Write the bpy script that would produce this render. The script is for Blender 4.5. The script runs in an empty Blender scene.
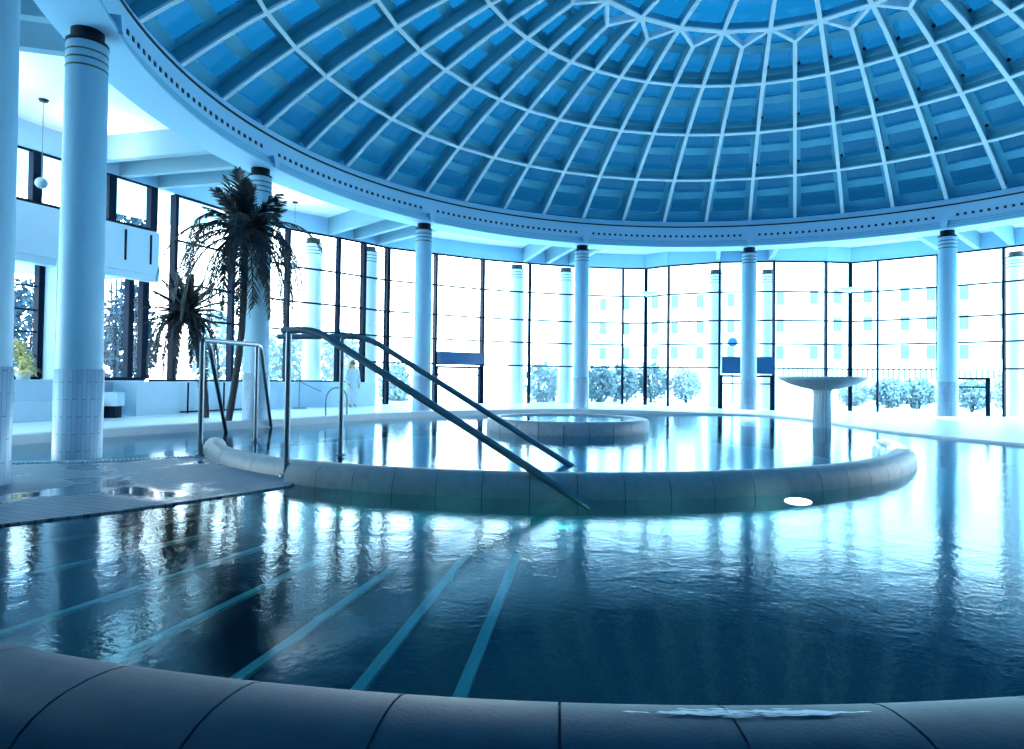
import bpy, math, random
from mathutils import Vector, Matrix
random.seed(7)
PI = math.pi
sc = bpy.context.scene
COL = sc.collection
S = 13.0                                   # radius of the column ring in metres
EYE = 1.3                                  # camera height above the water

# ------------------------------------------------------------------ helpers
class MB:
    """collects vertices and faces of one mesh"""
    def __init__(s): s.v = []; s.f = []; s.sm = []
    def add(s, vs, fs, smooth=False):
        o = len(s.v); s.v += [tuple(p) for p in vs]
        for f in fs: s.f.append(tuple(i + o for i in f)); s.sm.append(smooth)
    def quad(s, a, b, c, d): s.add([a, b, c, d], [(0, 1, 2, 3)])
    def hexa(s, p):           # 8 corners: bottom ring 0-3, top ring 4-7
        s.add(p, [(3, 2, 1, 0), (4, 5, 6, 7), (0, 1, 5, 4), (1, 2, 6, 5), (2, 3, 7, 6), (3, 0, 4, 7)])
    def box(s, c, size, rz=0.0):
        cx, cy, cz = c; hx, hy, hz = size[0] / 2, size[1] / 2, size[2] / 2
        ca, sa = math.cos(rz), math.sin(rz); p = []
        for z in (-hz, hz):
            for x, y in ((-hx, -hy), (hx, -hy), (hx, hy), (-hx, hy)):
                p.append((cx + x * ca - y * sa, cy + x * sa + y * ca, cz + z))
        s.hexa(p)
    def beam(s, a, b, z0, z1, w):          # wall-like bar between two plan points
        a = Vector(a[:2]); b = Vector(b[:2]); d = (b - a).normalized(); n = Vector((-d.y, d.x)) * w / 2
        q = [a - n, b - n, b + n, a + n]
        s.hexa([(p.x, p.y, z0) for p in q] + [(p.x, p.y, z1) for p in q])
    def lathe(s, prof, c=(0, 0, 0), n=32, a0=0.0, a1=2 * PI, smooth=True, closed=False):
        full = abs(a1 - a0 - 2 * PI) < 1e-6; m = n if full else n + 1; vs = []; L = len(prof)
        for i in range(m):
            a = a0 + (a1 - a0) * i / n
            for r, z in prof: vs.append((c[0] + r * math.sin(a), c[1] + r * math.cos(a), c[2] + z))
        fs = []
        for i in range(n):
            j = (i + 1) % m
            for k in range(L if closed else L - 1):
                k2 = (k + 1) % L
                fs.append((i * L + k, i * L + k2, j * L + k2, j * L + k))
        s.add(vs, fs, smooth)
        if closed and not full:
            s.add(vs[:L], [tuple(range(L))]); s.add(vs[-L:], [tuple(reversed(range(L)))])
    def tube(s, pts, rad, n=10, caps=True):
        pts = [Vector(p) for p in pts]; rads = rad if isinstance(rad, (list, tuple)) else [rad] * len(pts)
        vs = []; prev = None
        for i, p in enumerate(pts):
            t = (pts[min(i + 1, len(pts) - 1)] - pts[max(i - 1, 0)]).normalized()
            if prev is None:
                u = t.cross(Vector((0, 0, 1)))
                if u.length < 1e-3: u = t.cross(Vector((1, 0, 0)))
            else: u = prev - t * prev.dot(t)
            u.normalize(); prev = u; w = t.cross(u)
            for k in range(n):
                a = 2 * PI * k / n; vs.append(p + (u * math.cos(a) + w * math.sin(a)) * rads[i])
        fs = []
        for i in range(len(pts) - 1):
            for k in range(n):
                k2 = (k + 1) % n; fs.append((i * n + k, i * n + k2, (i + 1) * n + k2, (i + 1) * n + k))
        s.add(vs, fs, True)
        if caps:
            s.add(vs[:n], [tuple(reversed(range(n)))]); s.add(vs[-n:], [tuple(range(n))])
    def ball(s, c, r, n=14, m=8, sc_=(1, 1, 1)):
        prof = [(math.sin(PI * i / m) , -math.cos(PI * i / m)) for i in range(m + 1)]
        vs = []
        for i in range(n):
            a = 2 * PI * i / n
            for q, z in prof: vs.append((c[0] + q * math.cos(a) * r * sc_[0], c[1] + q * math.sin(a) * r * sc_[1], c[2] + z * r * sc_[2]))
        fs = []
        for i in range(n):
            j = (i + 1) % n
            for k in range(m): fs.append((i * (m + 1) + k, j * (m + 1) + k, j * (m + 1) + k + 1, i * (m + 1) + k + 1))
        s.add(vs, fs, True)
    def build(s, name, mat, parent=None, origin=None, local=False):
        me = bpy.data.meshes.new(name); o_ = Vector(origin or (0, 0, 0))
        me.from_pydata([tuple(Vector(p) - o_) for p in s.v], [], s.f)
        me.polygons.foreach_set('use_smooth', s.sm)
        me.materials.append(mat); me.update()
        o = bpy.data.objects.new(name, me); COL.objects.link(o)
        o.location = o_
        if parent is not None:
            o.parent = parent
            if not local and parent.location.length > 0: o.location = o_ - parent.location
        return o

def tag(o, label, cat, group=None, kind=None):
    o['label'] = label; o['category'] = cat
    if group: o['group'] = group
    if kind: o['kind'] = kind
    return o
def thing(name, label, cat, loc=(0, 0, 0), group=None):
    o = bpy.data.objects.new(name, None); o.location = loc; o.empty_display_size = .2
    COL.objects.link(o); return tag(o, label, cat, group)
def struct(o): o['kind'] = 'structure'; return o
def sempty(name):
    o = bpy.data.objects.new(name, None); COL.objects.link(o); return struct(o)
def pol(r, a, z=0.0): return (r * math.sin(a), r * math.cos(a), z)
def lerp(a, b, t): return tuple(a[i] + (b[i] - a[i]) * t for i in range(len(a)))

# ------------------------------------------------------------------ materials
def newmat(name):
    m = bpy.data.materials.new(name); m.use_nodes = True
    nt = m.node_tree; nt.nodes.clear(); out = nt.nodes.new('ShaderNodeOutputMaterial')
    return m, nt, out
def node(nt, t, **kw):
    n = nt.nodes.new(t)
    for k, v in kw.items():
        if k in n.inputs: n.inputs[k].default_value = v
        else: setattr(n, k, v)
    return n
def pbr(name, col, rough=.6, metal=0.0, noise=.0, nscale=4.0, bump=0.0, bscale=40.0, spec=.4, stretch=None):
    m, nt, out = newmat(name)
    b = node(nt, 'ShaderNodeBsdfPrincipled', Roughness=rough, Metallic=metal)
    b.inputs['Specular IOR Level'].default_value = spec
    b.inputs['Base Color'].default_value = (*col, 1)
    tc = node(nt, 'ShaderNodeTexCoord'); src = tc.outputs['Object']
    if stretch:
        mp = node(nt, 'ShaderNodeMapping'); mp.inputs['Scale'].default_value = stretch
        nt.links.new(src, mp.inputs['Vector']); src = mp.outputs['Vector']
    if noise > 0:
        nz = node(nt, 'ShaderNodeTexNoise', Scale=nscale, Detail=5.0)
        nt.links.new(src, nz.inputs['Vector'])
        mx = node(nt, 'ShaderNodeMix', data_type='RGBA')
        mx.inputs[6].default_value = (*[c * (1 - noise) for c in col], 1)
        mx.inputs[7].default_value = (*[min(1, c * (1 + noise)) for c in col], 1)
        nt.links.new(nz.outputs['Fac'], mx.inputs[0]); nt.links.new(mx.outputs[2], b.inputs['Base Color'])
    if bump > 0:
        nb = node(nt, 'ShaderNodeTexNoise', Scale=bscale, Detail=4.0); nt.links.new(src, nb.inputs['Vector'])
        bp = node(nt, 'ShaderNodeBump', Strength=bump, Distance=.02)
        nt.links.new(nb.outputs['Fac'], bp.inputs['Height']); nt.links.new(bp.outputs['Normal'], b.inputs['Normal'])
    nt.links.new(b.outputs[0], out.inputs[0]); return m
def emit(name, col, st):
    m, nt, out = newmat(name); e = node(nt, 'ShaderNodeEmission', Strength=st); e.inputs[0].default_value = (*col, 1)
    nt.links.new(e.outputs[0], out.inputs[0]); return m
def glass(name, tint, refl=.12):
    m, nt, out = newmat(name)
    t = node(nt, 'ShaderNodeBsdfTransparent'); t.inputs[0].default_value = (*tint, 1)
    g = node(nt, 'ShaderNodeBsdfGlossy', Roughness=.02); fr = node(nt, 'ShaderNodeFresnel', IOR=1.45)
    mu = node(nt, 'ShaderNodeMath', operation='MULTIPLY'); mu.inputs[1].default_value = refl
    nt.links.new(fr.outputs[0], mu.inputs[0])
    mx = node(nt, 'ShaderNodeMixShader'); nt.links.new(mu.outputs[0], mx.inputs[0])
    nt.links.new(t.outputs[0], mx.inputs[1]); nt.links.new(g.outputs[0], mx.inputs[2])
    nt.links.new(mx.outputs[0], out.inputs[0]); return m

def dome_glass():
    # blue sun-screen glass: tint varies a little from pane to pane
    m, nt, out = newmat('blue_dome_glass')
    tc = node(nt, 'ShaderNodeTexCoord')
    nz = node(nt, 'ShaderNodeTexNoise', Scale=.35, Detail=2.0); nt.links.new(tc.outputs['Object'], nz.inputs['Vector'])
    mx = node(nt, 'ShaderNodeMix', data_type='RGBA')
    mx.inputs[6].default_value = (.0009, .0225, .055, 1); mx.inputs[7].default_value = (.0017, .035, .075, 1)
    nt.links.new(nz.outputs['Fac'], mx.inputs[0])
    t = node(nt, 'ShaderNodeBsdfTransparent'); nt.links.new(mx.outputs[2], t.inputs[0])
    g = node(nt, 'ShaderNodeBsdfGlossy', Roughness=.15); g.inputs[0].default_value = (.5, .7, .9, 1)
    ms = node(nt, 'ShaderNodeMixShader'); ms.inputs[0].default_value = .04
    nt.links.new(t.outputs[0], ms.inputs[1]); nt.links.new(g.outputs[0], ms.inputs[2])
    nt.links.new(ms.outputs[0], out.inputs[0]); return m

def water_mat():
    m, nt, out = newmat('pool_water')
    tc = node(nt, 'ShaderNodeTexCoord')
    n1 = node(nt, 'ShaderNodeTexNoise', Scale=2.6, Detail=2.0, Roughness=.5); n1.inputs['Distortion'].default_value = .6
    n2 = node(nt, 'ShaderNodeTexNoise', Scale=19.0, Detail=3.0, Roughness=.6)
    for n in (n1, n2): nt.links.new(tc.outputs['Object'], n.inputs['Vector'])
    ad = node(nt, 'ShaderNodeMath', operation='MULTIPLY_ADD'); ad.inputs[1].default_value = .42
    nt.links.new(n2.outputs['Fac'], ad.inputs[0]); nt.links.new(n1.outputs['Fac'], ad.inputs[2])
    bp = node(nt, 'ShaderNodeBump', Strength=1.0, Distance=WAVE); nt.links.new(ad.outputs[0], bp.inputs['Height'])
    fr = node(nt, 'ShaderNodeFresnel', IOR=1.42); nt.links.new(bp.outputs[0], fr.inputs['Normal'])
    g = node(nt, 'ShaderNodeBsdfGlossy', Roughness=.035); g.inputs[0].default_value = (.74, .92, 1, 1)
    nt.links.new(bp.outputs[0], g.inputs['Normal'])
    t = node(nt, 'ShaderNodeBsdfTransparent'); t.inputs[0].default_value = (.52, .92, .95, 1)
    mx = node(nt, 'ShaderNodeMixShader')
    nt.links.new(fr.outputs[0], mx.inputs[0]); nt.links.new(t.outputs[0], mx.inputs[1]); nt.links.new(g.outputs[0], mx.inputs[2])
    nt.links.new(mx.outputs[0], out.inputs[0]); return m

def tile_mat(name, col, grout, sx, sy, rough=.35, cyl=False, bump=.3, wet=False):
    """tiles; cyl=True wraps them round a vertical axis using the object coordinates"""
    m, nt, out = newmat(name)
    tc = node(nt, 'ShaderNodeTexCoord'); src = tc.outputs['Object']
    if cyl:
        sp = node(nt, 'ShaderNodeSeparateXYZ'); nt.links.new(src, sp.inputs[0])
        at = node(nt, 'ShaderNodeMath', operation='ARCTAN2'); nt.links.new(sp.outputs[0], at.inputs[0]); nt.links.new(sp.outputs[1], at.inputs[1])
        cb = node(nt, 'ShaderNodeCombineXYZ'); nt.links.new(sp.outputs[2], cb.inputs[0]); nt.links.new(at.outputs[0], cb.inputs[1]); src = cb.outputs[0]
    mp = node(nt, 'ShaderNodeMapping'); mp.inputs['Scale'].default_value = (sx, sy, 1); nt.links.new(src, mp.inputs['Vector'])
    br = node(nt, 'ShaderNodeTexBrick'); br.offset = .5 if cyl else 0.0
    br.inputs['Scale'].default_value = 1.0; br.inputs['Mortar Size'].default_value = .05 if cyl else .06
    br.inputs['Brick Width'].default_value = 3.0 if cyl else 1.0; br.inputs['Row Height'].default_value = 1.0; br.inputs['Bias'].default_value = -.2
    br.inputs['Color1'].default_value = (*col, 1); br.inputs['Color2'].default_value = (*[c * .82 for c in col], 1); br.inputs['Mortar'].default_value = (*grout, 1)
    nt.links.new(mp.outputs[0], br.inputs['Vector'])
    b = node(nt, 'ShaderNodeBsdfPrincipled', Roughness=rough); nt.links.new(br.outputs['Color'], b.inputs['Base Color'])
    if wet:
        nz = node(nt, 'ShaderNodeTexNoise', Scale=.9, Detail=4.0); nt.links.new(src, nz.inputs['Vector'])
        mr = node(nt, 'ShaderNodeMapRange'); mr.inputs[1].default_value = .50; mr.inputs[2].default_value = .60; mr.inputs[3].default_value = .5; mr.inputs[4].default_value = .06
        nt.links.new(nz.outputs['Fac'], mr.inputs[0]); nt.links.new(mr.outputs[0], b.inputs['Roughness'])
    bp = node(nt, 'ShaderNodeBump', Strength=bump, Distance=.01); bp.invert = True
    nt.links.new(br.outputs['Fac'], bp.inputs['Height']); nt.links.new(bp.outputs[0], b.inputs['Normal'])
    nt.links.new(b.outputs[0], out.inputs[0]); return m

WAVE = .0035
WHITE = pbr('white_plaster', (.48, .70, .86), .55, noise=.04, nscale=3)
OCOL = pbr('outdoor_column_paint', (.80, .88, .92), .5)
FOUNT = pbr('fountain_stone', (.60, .84, .96), .4, noise=.06, nscale=6)
COLUMN = pbr('column_paint', (.38, .68, .86), .45, noise=.05, nscale=5, bump=.05)
TILEB = tile_mat('column_tile', (.46, .66, .82), (.24, .38, .52), 5.7, 5.4, .3, cyl=True)
BLACK = pbr('black_metal', (.006, .012, .022), .4)
OLIVE = pbr('olive_groove', (.10, .13, .10), .6)
FRAME = pbr('dark_window_frame', (.001, .011, .032), .5, spec=.06)
BACKW = pbr('back_wall_blue', (.16, .30, .42), .7)
CEIL = pbr('ceiling_white', (.90, .94, .96), .8)
BEAMM = pbr('beam_paint', (.20, .37, .47), .6)
FASC = pbr('fascia_paint', (.36, .65, .88), .6)
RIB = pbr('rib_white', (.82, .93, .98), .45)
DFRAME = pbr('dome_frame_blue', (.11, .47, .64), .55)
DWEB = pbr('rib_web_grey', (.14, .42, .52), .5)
DGLASS = dome_glass()
PANE = glass('clear_pane', (.90, .97, 1.0), .35)
WATER = water_mat()
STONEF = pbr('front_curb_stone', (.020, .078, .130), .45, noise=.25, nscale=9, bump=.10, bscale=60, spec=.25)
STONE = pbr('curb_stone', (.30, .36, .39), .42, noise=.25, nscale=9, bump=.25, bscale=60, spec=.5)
STEEL = pbr('brushed_steel', (.16, .22, .26), .33, metal=1.0)
DECK = pbr('deck_stone', (.70, .80, .87), .35, noise=.06, nscale=2)
SHELF = tile_mat('shelf_mosaic', (.17, .27, .35), (.06, .11, .16), 9, 9, .4, bump=.5, wet=True)
FLOOR_T = pbr('pool_ledge_teal', (.10, .62, .55), .5)
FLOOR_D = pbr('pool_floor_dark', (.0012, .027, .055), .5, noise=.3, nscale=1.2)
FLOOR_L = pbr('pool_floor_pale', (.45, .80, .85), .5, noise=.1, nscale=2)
STRIPE = pbr('pool_stripe', (.62, 1.0, .88), .5)
SNOW = pbr('pale_ground', (.90, .94, .96), .8)
WALLO = pbr('pale_house_wall', (.86, .92, .95), .8, noise=.03)
WINO = pbr('house_window', (.12, .17, .22), .6, spec=.1)
LEAFD = pbr('dark_leaf', (.02, .06, .10), .6, noise=.5, nscale=6)
LEAFB = pbr('blue_green_leaf', (.20, .29, .34), .6, noise=.4, nscale=6)
LEAFP = pbr('pale_leaf', (.40, .48, .52), .7, noise=.3, nscale=5)
PALM = pbr('palm_leaf', (.005, .015, .022), .5, noise=.5, nscale=8)
TRUNK = pbr('palm_trunk', (.05, .05, .06), .8, noise=.6, nscale=12, bump=.6, bscale=30)
YELLOW = pbr('yellow_leaf', (.75, .68, .28), .5, noise=.25, nscale=9)
POTM = pbr('pale_pot', (.7, .78, .8), .5)
PANEL = pbr('blue_panel', (.012, .09, .22), .35)
ROBE = pbr('pale_robe', (.50, .66, .74), .8, noise=.2, nscale=10)
SKIN = pbr('skin', (.62, .42, .30), .5)
HAIR = pbr('brown_hair', (.22, .12, .06), .6)
LAMPW = emit('lamp_glow', (.95, .98, 1.0), 1.3)
WARM = emit('warm_lamp', (1.0, .86, .66), 3.0)
SHADE = pbr('white_lamp_shade', (.85, .92, .95), .4)
POOLL = emit('pool_light', (.95, 1.0, 1.0), 4.0)
STONEW = pbr('wet_sheen_stone', (.80, .88, .92), .12, noise=.1, nscale=9)  # wet end stones; white spill and sheen put into the stone colour
SHEEN = pbr('water_sheen', (.45, .66, .78), .3, noise=.1, nscale=20)
GRATE = pbr('drain_grate', (.55, .66, .74), .5)
GLOBE = glass('globe_glass', (.75, .85, .92), .8)

# ------------------------------------------------------------------ world
w = bpy.data.worlds.new('sky'); sc.world = w; w.use_nodes = True
nt = w.node_tree; nt.nodes.clear()
tc = nt.nodes.new('ShaderNodeTexCoord'); sp = nt.nodes.new('ShaderNodeSeparateXYZ'); nt.links.new(tc.outputs['Generated'], sp.inputs[0])
rp = nt.nodes.new('ShaderNodeValToRGB'); nt.links.new(sp.outputs[2], rp.inputs[0])
els = rp.color_ramp.elements
els[0].position = 0.0; els[0].color = (.80, .92, .97, 1)
els[1].position = 1.0; els[1].color = (.48, .85, 1.0, 1)
for p, c in ((.19, (.78, .92, .98, 1)), (.235, (.16, .24, .30, 1)), (.33, (.26, .40, .48, 1)), (.50, (.42, .80, .95, 1))):
    e = els.new(p); e.color = c
bg = nt.nodes.new('ShaderNodeBackground'); bg.inputs[1].default_value = 9.5
nt.links.new(rp.outputs[0], bg.inputs[0]); wo = nt.nodes.new('ShaderNodeOutputWorld'); nt.links.new(bg.outputs[0], wo.inputs[0])

# ------------------------------------------------------------------ camera
cam = bpy.data.cameras.new('camera'); co = bpy.data.objects.new('camera', cam); COL.objects.link(co); sc.camera = co
yaw, pit, rol, fpx = -.3836295, .0192813, .0119051, 653.763
CY = -14.72236
r0 = Vector((math.cos(yaw), -math.sin(yaw), 0)); f0 = Vector((math.sin(yaw), math.cos(yaw), 0)); zz = Vector((0, 0, 1))
fw = math.cos(pit) * f0 + math.sin(pit) * zz; up = -math.sin(pit) * f0 + math.cos(pit) * zz
rc = math.cos(rol) * r0 + math.sin(rol) * up; uc = -math.sin(rol) * r0 + math.cos(rol) * up
co.matrix_world = Matrix(((rc.x, uc.x, -fw.x, 0), (rc.y, uc.y, -fw.y, CY), (rc.z, uc.z, -fw.z, EYE), (0, 0, 0, 1)))
cam.sensor_width = 36; cam.sensor_fit = 'HORIZONTAL'; cam.lens = fpx / 1024 * 36
cam.shift_x = -17.0038 / 1024; cam.shift_y = -7.4519 / 1024; cam.clip_start = .05; cam.clip_end = 500
vs = sc.view_settings; vs.view_transform = 'Standard'; vs.look = 'None'; vs.exposure = .22; vs.gamma = 1

def px(x, y, dist):
    X = x - 512 - 17.0038; Y = y - 374.5 + 7.4519
    c, s = math.cos(rol), math.sin(rol); X, Y = c * X + s * Y, -s * X + c * Y
    v = r0 * X / fpx + fw + up * (-Y / fpx); return Vector((0, CY, EYE)) + v * dist
def light(name, typ, loc, energy, col, size=.3, rot=None):
    l = bpy.data.lights.new(name, typ); l.energy = energy; l.color = col
    if typ == 'POINT': l.shadow_soft_size = size
    if typ == 'AREA': l.size = size
    o = bpy.data.objects.new(name, l); o.location = loc
    if rot: o.rotation_euler = rot
    COL.objects.link(o); return o
# ------------------------------------------------------------------ dome
PH0, DL = -.1269875, 2 * PI / 48
def rib_a(k): return PH0 + k * DL
ZC, RS = (-.878 + .1) * S, 1.696 * S
def sph(r, a, off=0.0):                    # point of the dome shell over plan radius r, moved outward
    z = math.sqrt(RS * RS - r * r); q = (RS + off) / RS
    return Vector((r * q * math.sin(a), r * q * math.cos(a), ZC + z * q))
RB, R1, R2, R3, R4, R5 = [x * S for x in (.9904, .8544, .7043, .5477, .3832, .431)]
RTOP = .17 * S
dome = thing('glass_dome', 'large round glazed dome with white ribs and deep blue panes over the pool', 'dome', (0, 0, 7.8))
def shell_strip(mb, path, wid, off0, off1):
    """box-section bar following path [(r,a)], wid metres wide, between two shell offsets"""
    P = [sph(r, a, 0) for r, a in path]; vs = []
    for i, (r, a) in enumerate(path):
        t = (P[min(i + 1, len(P) - 1)] - P[max(i - 1, 0)]).normalized()
        nrm = (P[i] - Vector((0, 0, ZC))).normalized(); sd = t.cross(nrm).normalized() * (wid(i) if callable(wid) else wid) / 2
        vs += [P[i] + nrm * off0 - sd, P[i] + nrm * off0 + sd, P[i] + nrm * off1 + sd, P[i] + nrm * off1 - sd]
    fs = [(0, 1, 2, 3), tuple(4 * (len(P) - 1) + i for i in (3, 2, 1, 0))]
    for i in range(len(P) - 1):
        for k in range(4):
            k2 = (k + 1) % 4; fs.append((4 * i + k, 4 * (i + 1) + k, 4 * (i + 1) + k2, 4 * i + k2))
    mb.add(vs, fs)
for k in range(48):
    a = rib_a(k); end = RTOP if k % 2 == 0 else R5
    n = 14; path = [(RB + (end - RB) * i / n, a) for i in range(n + 1)]
    mb = MB()
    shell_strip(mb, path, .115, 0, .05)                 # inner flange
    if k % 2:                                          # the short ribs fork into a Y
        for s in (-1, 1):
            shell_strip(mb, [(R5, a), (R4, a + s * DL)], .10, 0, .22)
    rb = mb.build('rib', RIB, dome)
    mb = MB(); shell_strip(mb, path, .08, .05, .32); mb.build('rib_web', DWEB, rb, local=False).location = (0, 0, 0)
for R, wd in ((R1, .09), (R2, .095), (R3, .10), (R4, .14), (RTOP, .16)):
    mb = MB(); mw = MB(); st = 1 if R > R4 + .1 else 2
    for k in range(0, 48, st):
        seg_ = [(R, rib_a(k)), (R, rib_a(k + st))]
        shell_strip(mb, seg_, wd, 0.0, .05); shell_strip(mw, seg_, .05, .05, .28)
    rb = mb.build('ring_bar', RIB, dome); mw.build('ring_web', DWEB, rb).location = (0, 0, 0)
# outer glazing frame seen behind the ribs
mb = MB()
for k in range(48):
    n = 16; e = R4 if k % 2 == 0 else R5
    path = [(RB + .05 + (e - RB) * i / n, rib_a(k)) for i in range(n + 1)]
    shell_strip(mb, path, lambda i, p=path: .28 * p[i][0] * DL, .32, .38)
rr = [RB, R1, R2, R3, R4]
for i in range(4):
    for t, wd in ((0.0, .44), (.5, .32)):
        R = rr[i] + (rr[i + 1] - rr[i]) * t
        for k in range(48): shell_strip(mb, [(R, rib_a(k)), (R, rib_a(k + 1))], wd, .33, .39)
mb.build('glazing_frame', DFRAME, dome)
rows = [RB + .5, (RB + R1) / 2, R1, (R1 + R2) / 2, R2, (R2 + R3) / 2, R3, (R3 + R4) / 2, R4, (R4 + RTOP) / 2, RTOP, .6, 0.02]
for i in range(len(rows) - 1):
    mb = MB()
    for k in range(48):
        mb.quad(sph(rows[i], rib_a(k), .42), sph(rows[i], rib_a(k + 1), .42), sph(rows[i + 1], rib_a(k + 1), .42), sph(rows[i + 1], rib_a(k), .42))
    mb.build('glass_row', DGLASS, dome)
mb = MB()
for R in (R1, R2, R3):
    for k in range(48):
        p = sph(R - .35, rib_a(k) + .12 / R, .30); mb.ball(p, .055, 6, 4)
        q = sph(R - .2, rib_a(k) + .12 / R, .38); mb.tube([p, q], .015, 5)
tagk = mb.build('cable_clamps', BLACK, dome); tagk['kind'] = 'stuff'

# ------------------------------------------------------------------ ring beam under the dome
ZB = 6.70
prof = [(12.87, 7.80), (12.80, 7.74), (12.80, 7.58), (12.72, 7.55), (12.72, 7.00), (12.67, 6.98), (12.67, 6.91), (12.62, 6.89), (12.62, 6.82), (12.56, 6.80), (12.56, ZB), (13.45, ZB), (13.45, 7.80)]
mb = MB(); mb.lathe(prof, n=192, smooth=False, closed=True); beam = struct(mb.build('trim_1', FASC))
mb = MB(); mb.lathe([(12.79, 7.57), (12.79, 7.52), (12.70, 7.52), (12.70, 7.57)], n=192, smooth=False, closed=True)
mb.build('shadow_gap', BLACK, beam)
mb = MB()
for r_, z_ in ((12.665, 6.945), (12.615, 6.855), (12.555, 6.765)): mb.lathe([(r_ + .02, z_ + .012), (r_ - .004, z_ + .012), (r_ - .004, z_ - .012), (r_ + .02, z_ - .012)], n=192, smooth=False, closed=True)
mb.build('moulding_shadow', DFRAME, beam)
mb = MB()
for b in range(12):
    for i in range(27):
        a = rib_a(b * 4) + (2 * PI / 12) * (.055 + .89 * i / 26)
        c = pol(12.72, a, 7.17); mb.box(c, (.085, .03, .085), -a)
mb.build('vent_holes', BLACK, beam)
mb = MB()                                      # pale pilaster blocks on the beam above the columns
for b in range(12):
    a = rib_a(b * 4)
    for x0, z0, x1, z1 in ((.06, 6.71, .13, 6.99),):
        q = []
        for z, h in ((z0, x0), (z1, x1)):
            for sx_, r in ((-h, 12.50), (h, 12.50), (h, 12.74), (-h, 12.74)):
                u = Vector((math.cos(a), -math.sin(a))) * sx_; p = Vector(pol(r, a)[:2]) + u; q.append((p.x, p.y, z))
        mb.hexa(q)
mb.build('pilaster_blocks', FASC, beam)

# ------------------------------------------------------------------ ceiling of the ambulatory
ZCE = 7.44
mb = MB()
N = 120
for i in range(N):
    a0, a1 = 2 * PI * i / N, 2 * PI * (i + 1) / N
    def ro(a):
        d = math.degrees(a) % 360
        return 24.0 if 200 < d < 285 else 19.6
    mb.hexa([pol(13.4, a0, ZCE), pol(ro(a0), a0, ZCE), pol(ro(a1), a1, ZCE), pol(13.4, a1, ZCE),
             pol(13.4, a0, ZCE + .3), pol(ro(a0), a0, ZCE + .3), pol(ro(a1), a1, ZCE + .3), pol(13.4, a1, ZCE + .3)])
struct(mb.build('ceiling', CEIL))
# facade plan, taken from the mullion heads
FP = [(-17.36, -1.2), (-17.36, -.5), (-17.36, 1.7), (-17.32, 4.24), (-16.51, 6.12), (-16.15, 7.24), (-15.8, 8.42), (-14.53, 10.22), (-13.16, 12.1), (-11.49, 13.73), (-9.66, 15.22), (-7.68, 16.39),
      (-6.64, 16.82), (-5.46, 16.35), (-3.11, 16.16), (-.81, 16.63), (1.37, 17.5), (2.4, 18.1), (3.48, 17.85), (5.64, 17.17), (7.75, 16.28), (9.75, 15.1), (11.6, 13.6), (13.2, 11.9), (14.6, 10.0)]
ZH = 6.76
mb = MB()
for p, q in zip(FP[:-1], FP[1:]): mb.beam(p, q, ZH + .04, ZCE, .16)
mb.beam((-17.36, -7.5), (-17.36, -1.2), ZH + .04, ZCE, .16)
struct(mb.build('trim_2', FASC))
tn = 3
def facade_hit(o, d):
    best = None
    pts = [(-17.36, -16.0)] + FP
    for p, q in zip(pts[:-1], pts[1:]):
        p = Vector(p); e = Vector(q) - p; den = d.x * e.y - d.y * e.x
        if abs(den) < 1e-9: continue
        w_ = p - o; t = (w_.x * e.y - w_.y * e.x) / den; u = (w_.x * d.y - w_.y * d.x) / den
        if t > 0 and -.001 <= u <= 1.001 and (best is None or t < best): best = t
    return best or 5
for b in (-4, -3, -2, -1, 0, 1, 2):
    a = rib_a(b * 4); d = Vector((math.sin(a), math.cos(a))); n = Vector((d.y, -d.x))
    for s in (-1.15, 0, 1.15):
        o = d * 13.3 + n * s; L = min(facade_hit(o, d), 9) - .06
        mb = MB(); mb.beam(o, o + d * L, 6.80, ZCE, .20); struct(mb.build('trim_%d' % tn, BEAMM)); tn += 1

# closed back of the hall, behind the camera
mb = MB(); mb.lathe([(19.0, -.5), (19.0, 7.6), (19.3, 7.6), (19.3, -.5)], n=60, a0=math.radians(66), a1=math.radians(228), closed=True)
struct(mb.build('wall_back', BACKW))
# ------------------------------------------------------------------ columns
def column_parts(t, ztop, zbase, r0_, r1_, tile=True, paint=None):
    H = ztop - zbase; zt = 1.38 - zbase
    mb = MB()
    if tile:
        mt = MB(); mt.lathe([(r0_ * 1.02, 0), (r0_ * 1.02, zt), (0, zt)], n=40); mt.build('tiled_base', TILEB, t, local=True)
        rt = r0_ + (r1_ - r0_) * zt / H
        mb.lathe([(rt, zt), (r1_, H), (0, H)], n=40)
    else: mb.lathe([(r0_, 0), (r1_, H), (0, H)], n=28)
    mb.build('shaft', paint or COLUMN, t, local=True)
    mc = MB(); mc.lathe([(r1_ * 1.03, H), (r1_ * 1.03, H + .05), (r1_ * .80, H + .05), (r1_ * .80, H + .235), (0, H + .235)], n=36); mc.build('black_capital', BLACK, t, local=True)
    for i in range(3):
        z = H - .14 - .125 * i; r = r1_ + (r0_ - r1_) * (H - z) / H
        mg = MB(); mg.lathe([(r * .99, z - .02), (r * 1.008, z - .012), (r * 1.008, z + .012), (r * .99, z + .02)], n=36); mg.build('groove', OLIVE, t, local=True)
ZN = 6.47
CL = {-4: ('tapered white column with tiled foot standing in water at left', 0.0, -.4),
      -3: ('white column behind the tall palm, black capital', 0, .2),
      -2: ('white column left of the blue-panelled glass door', 0, .2),
      -1: ('white column rising behind the round stone whirlpool', 0, .2),
      0: ('white column in front of the far doorway, left of the fountain', 0, .2),
      1: ('white column on the deck at right, right of the fountain', 0, .2)}
for b, (lab, _, zb) in CL.items():
    p = pol(S, rib_a(b * 4), zb); t = thing('column', lab, 'column', p, 'white columns around the pool')
    column_parts(t, ZN, zb, .325 if b < -3 else .32, .285)
AP = px(-30, 488, 7.43)
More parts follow.
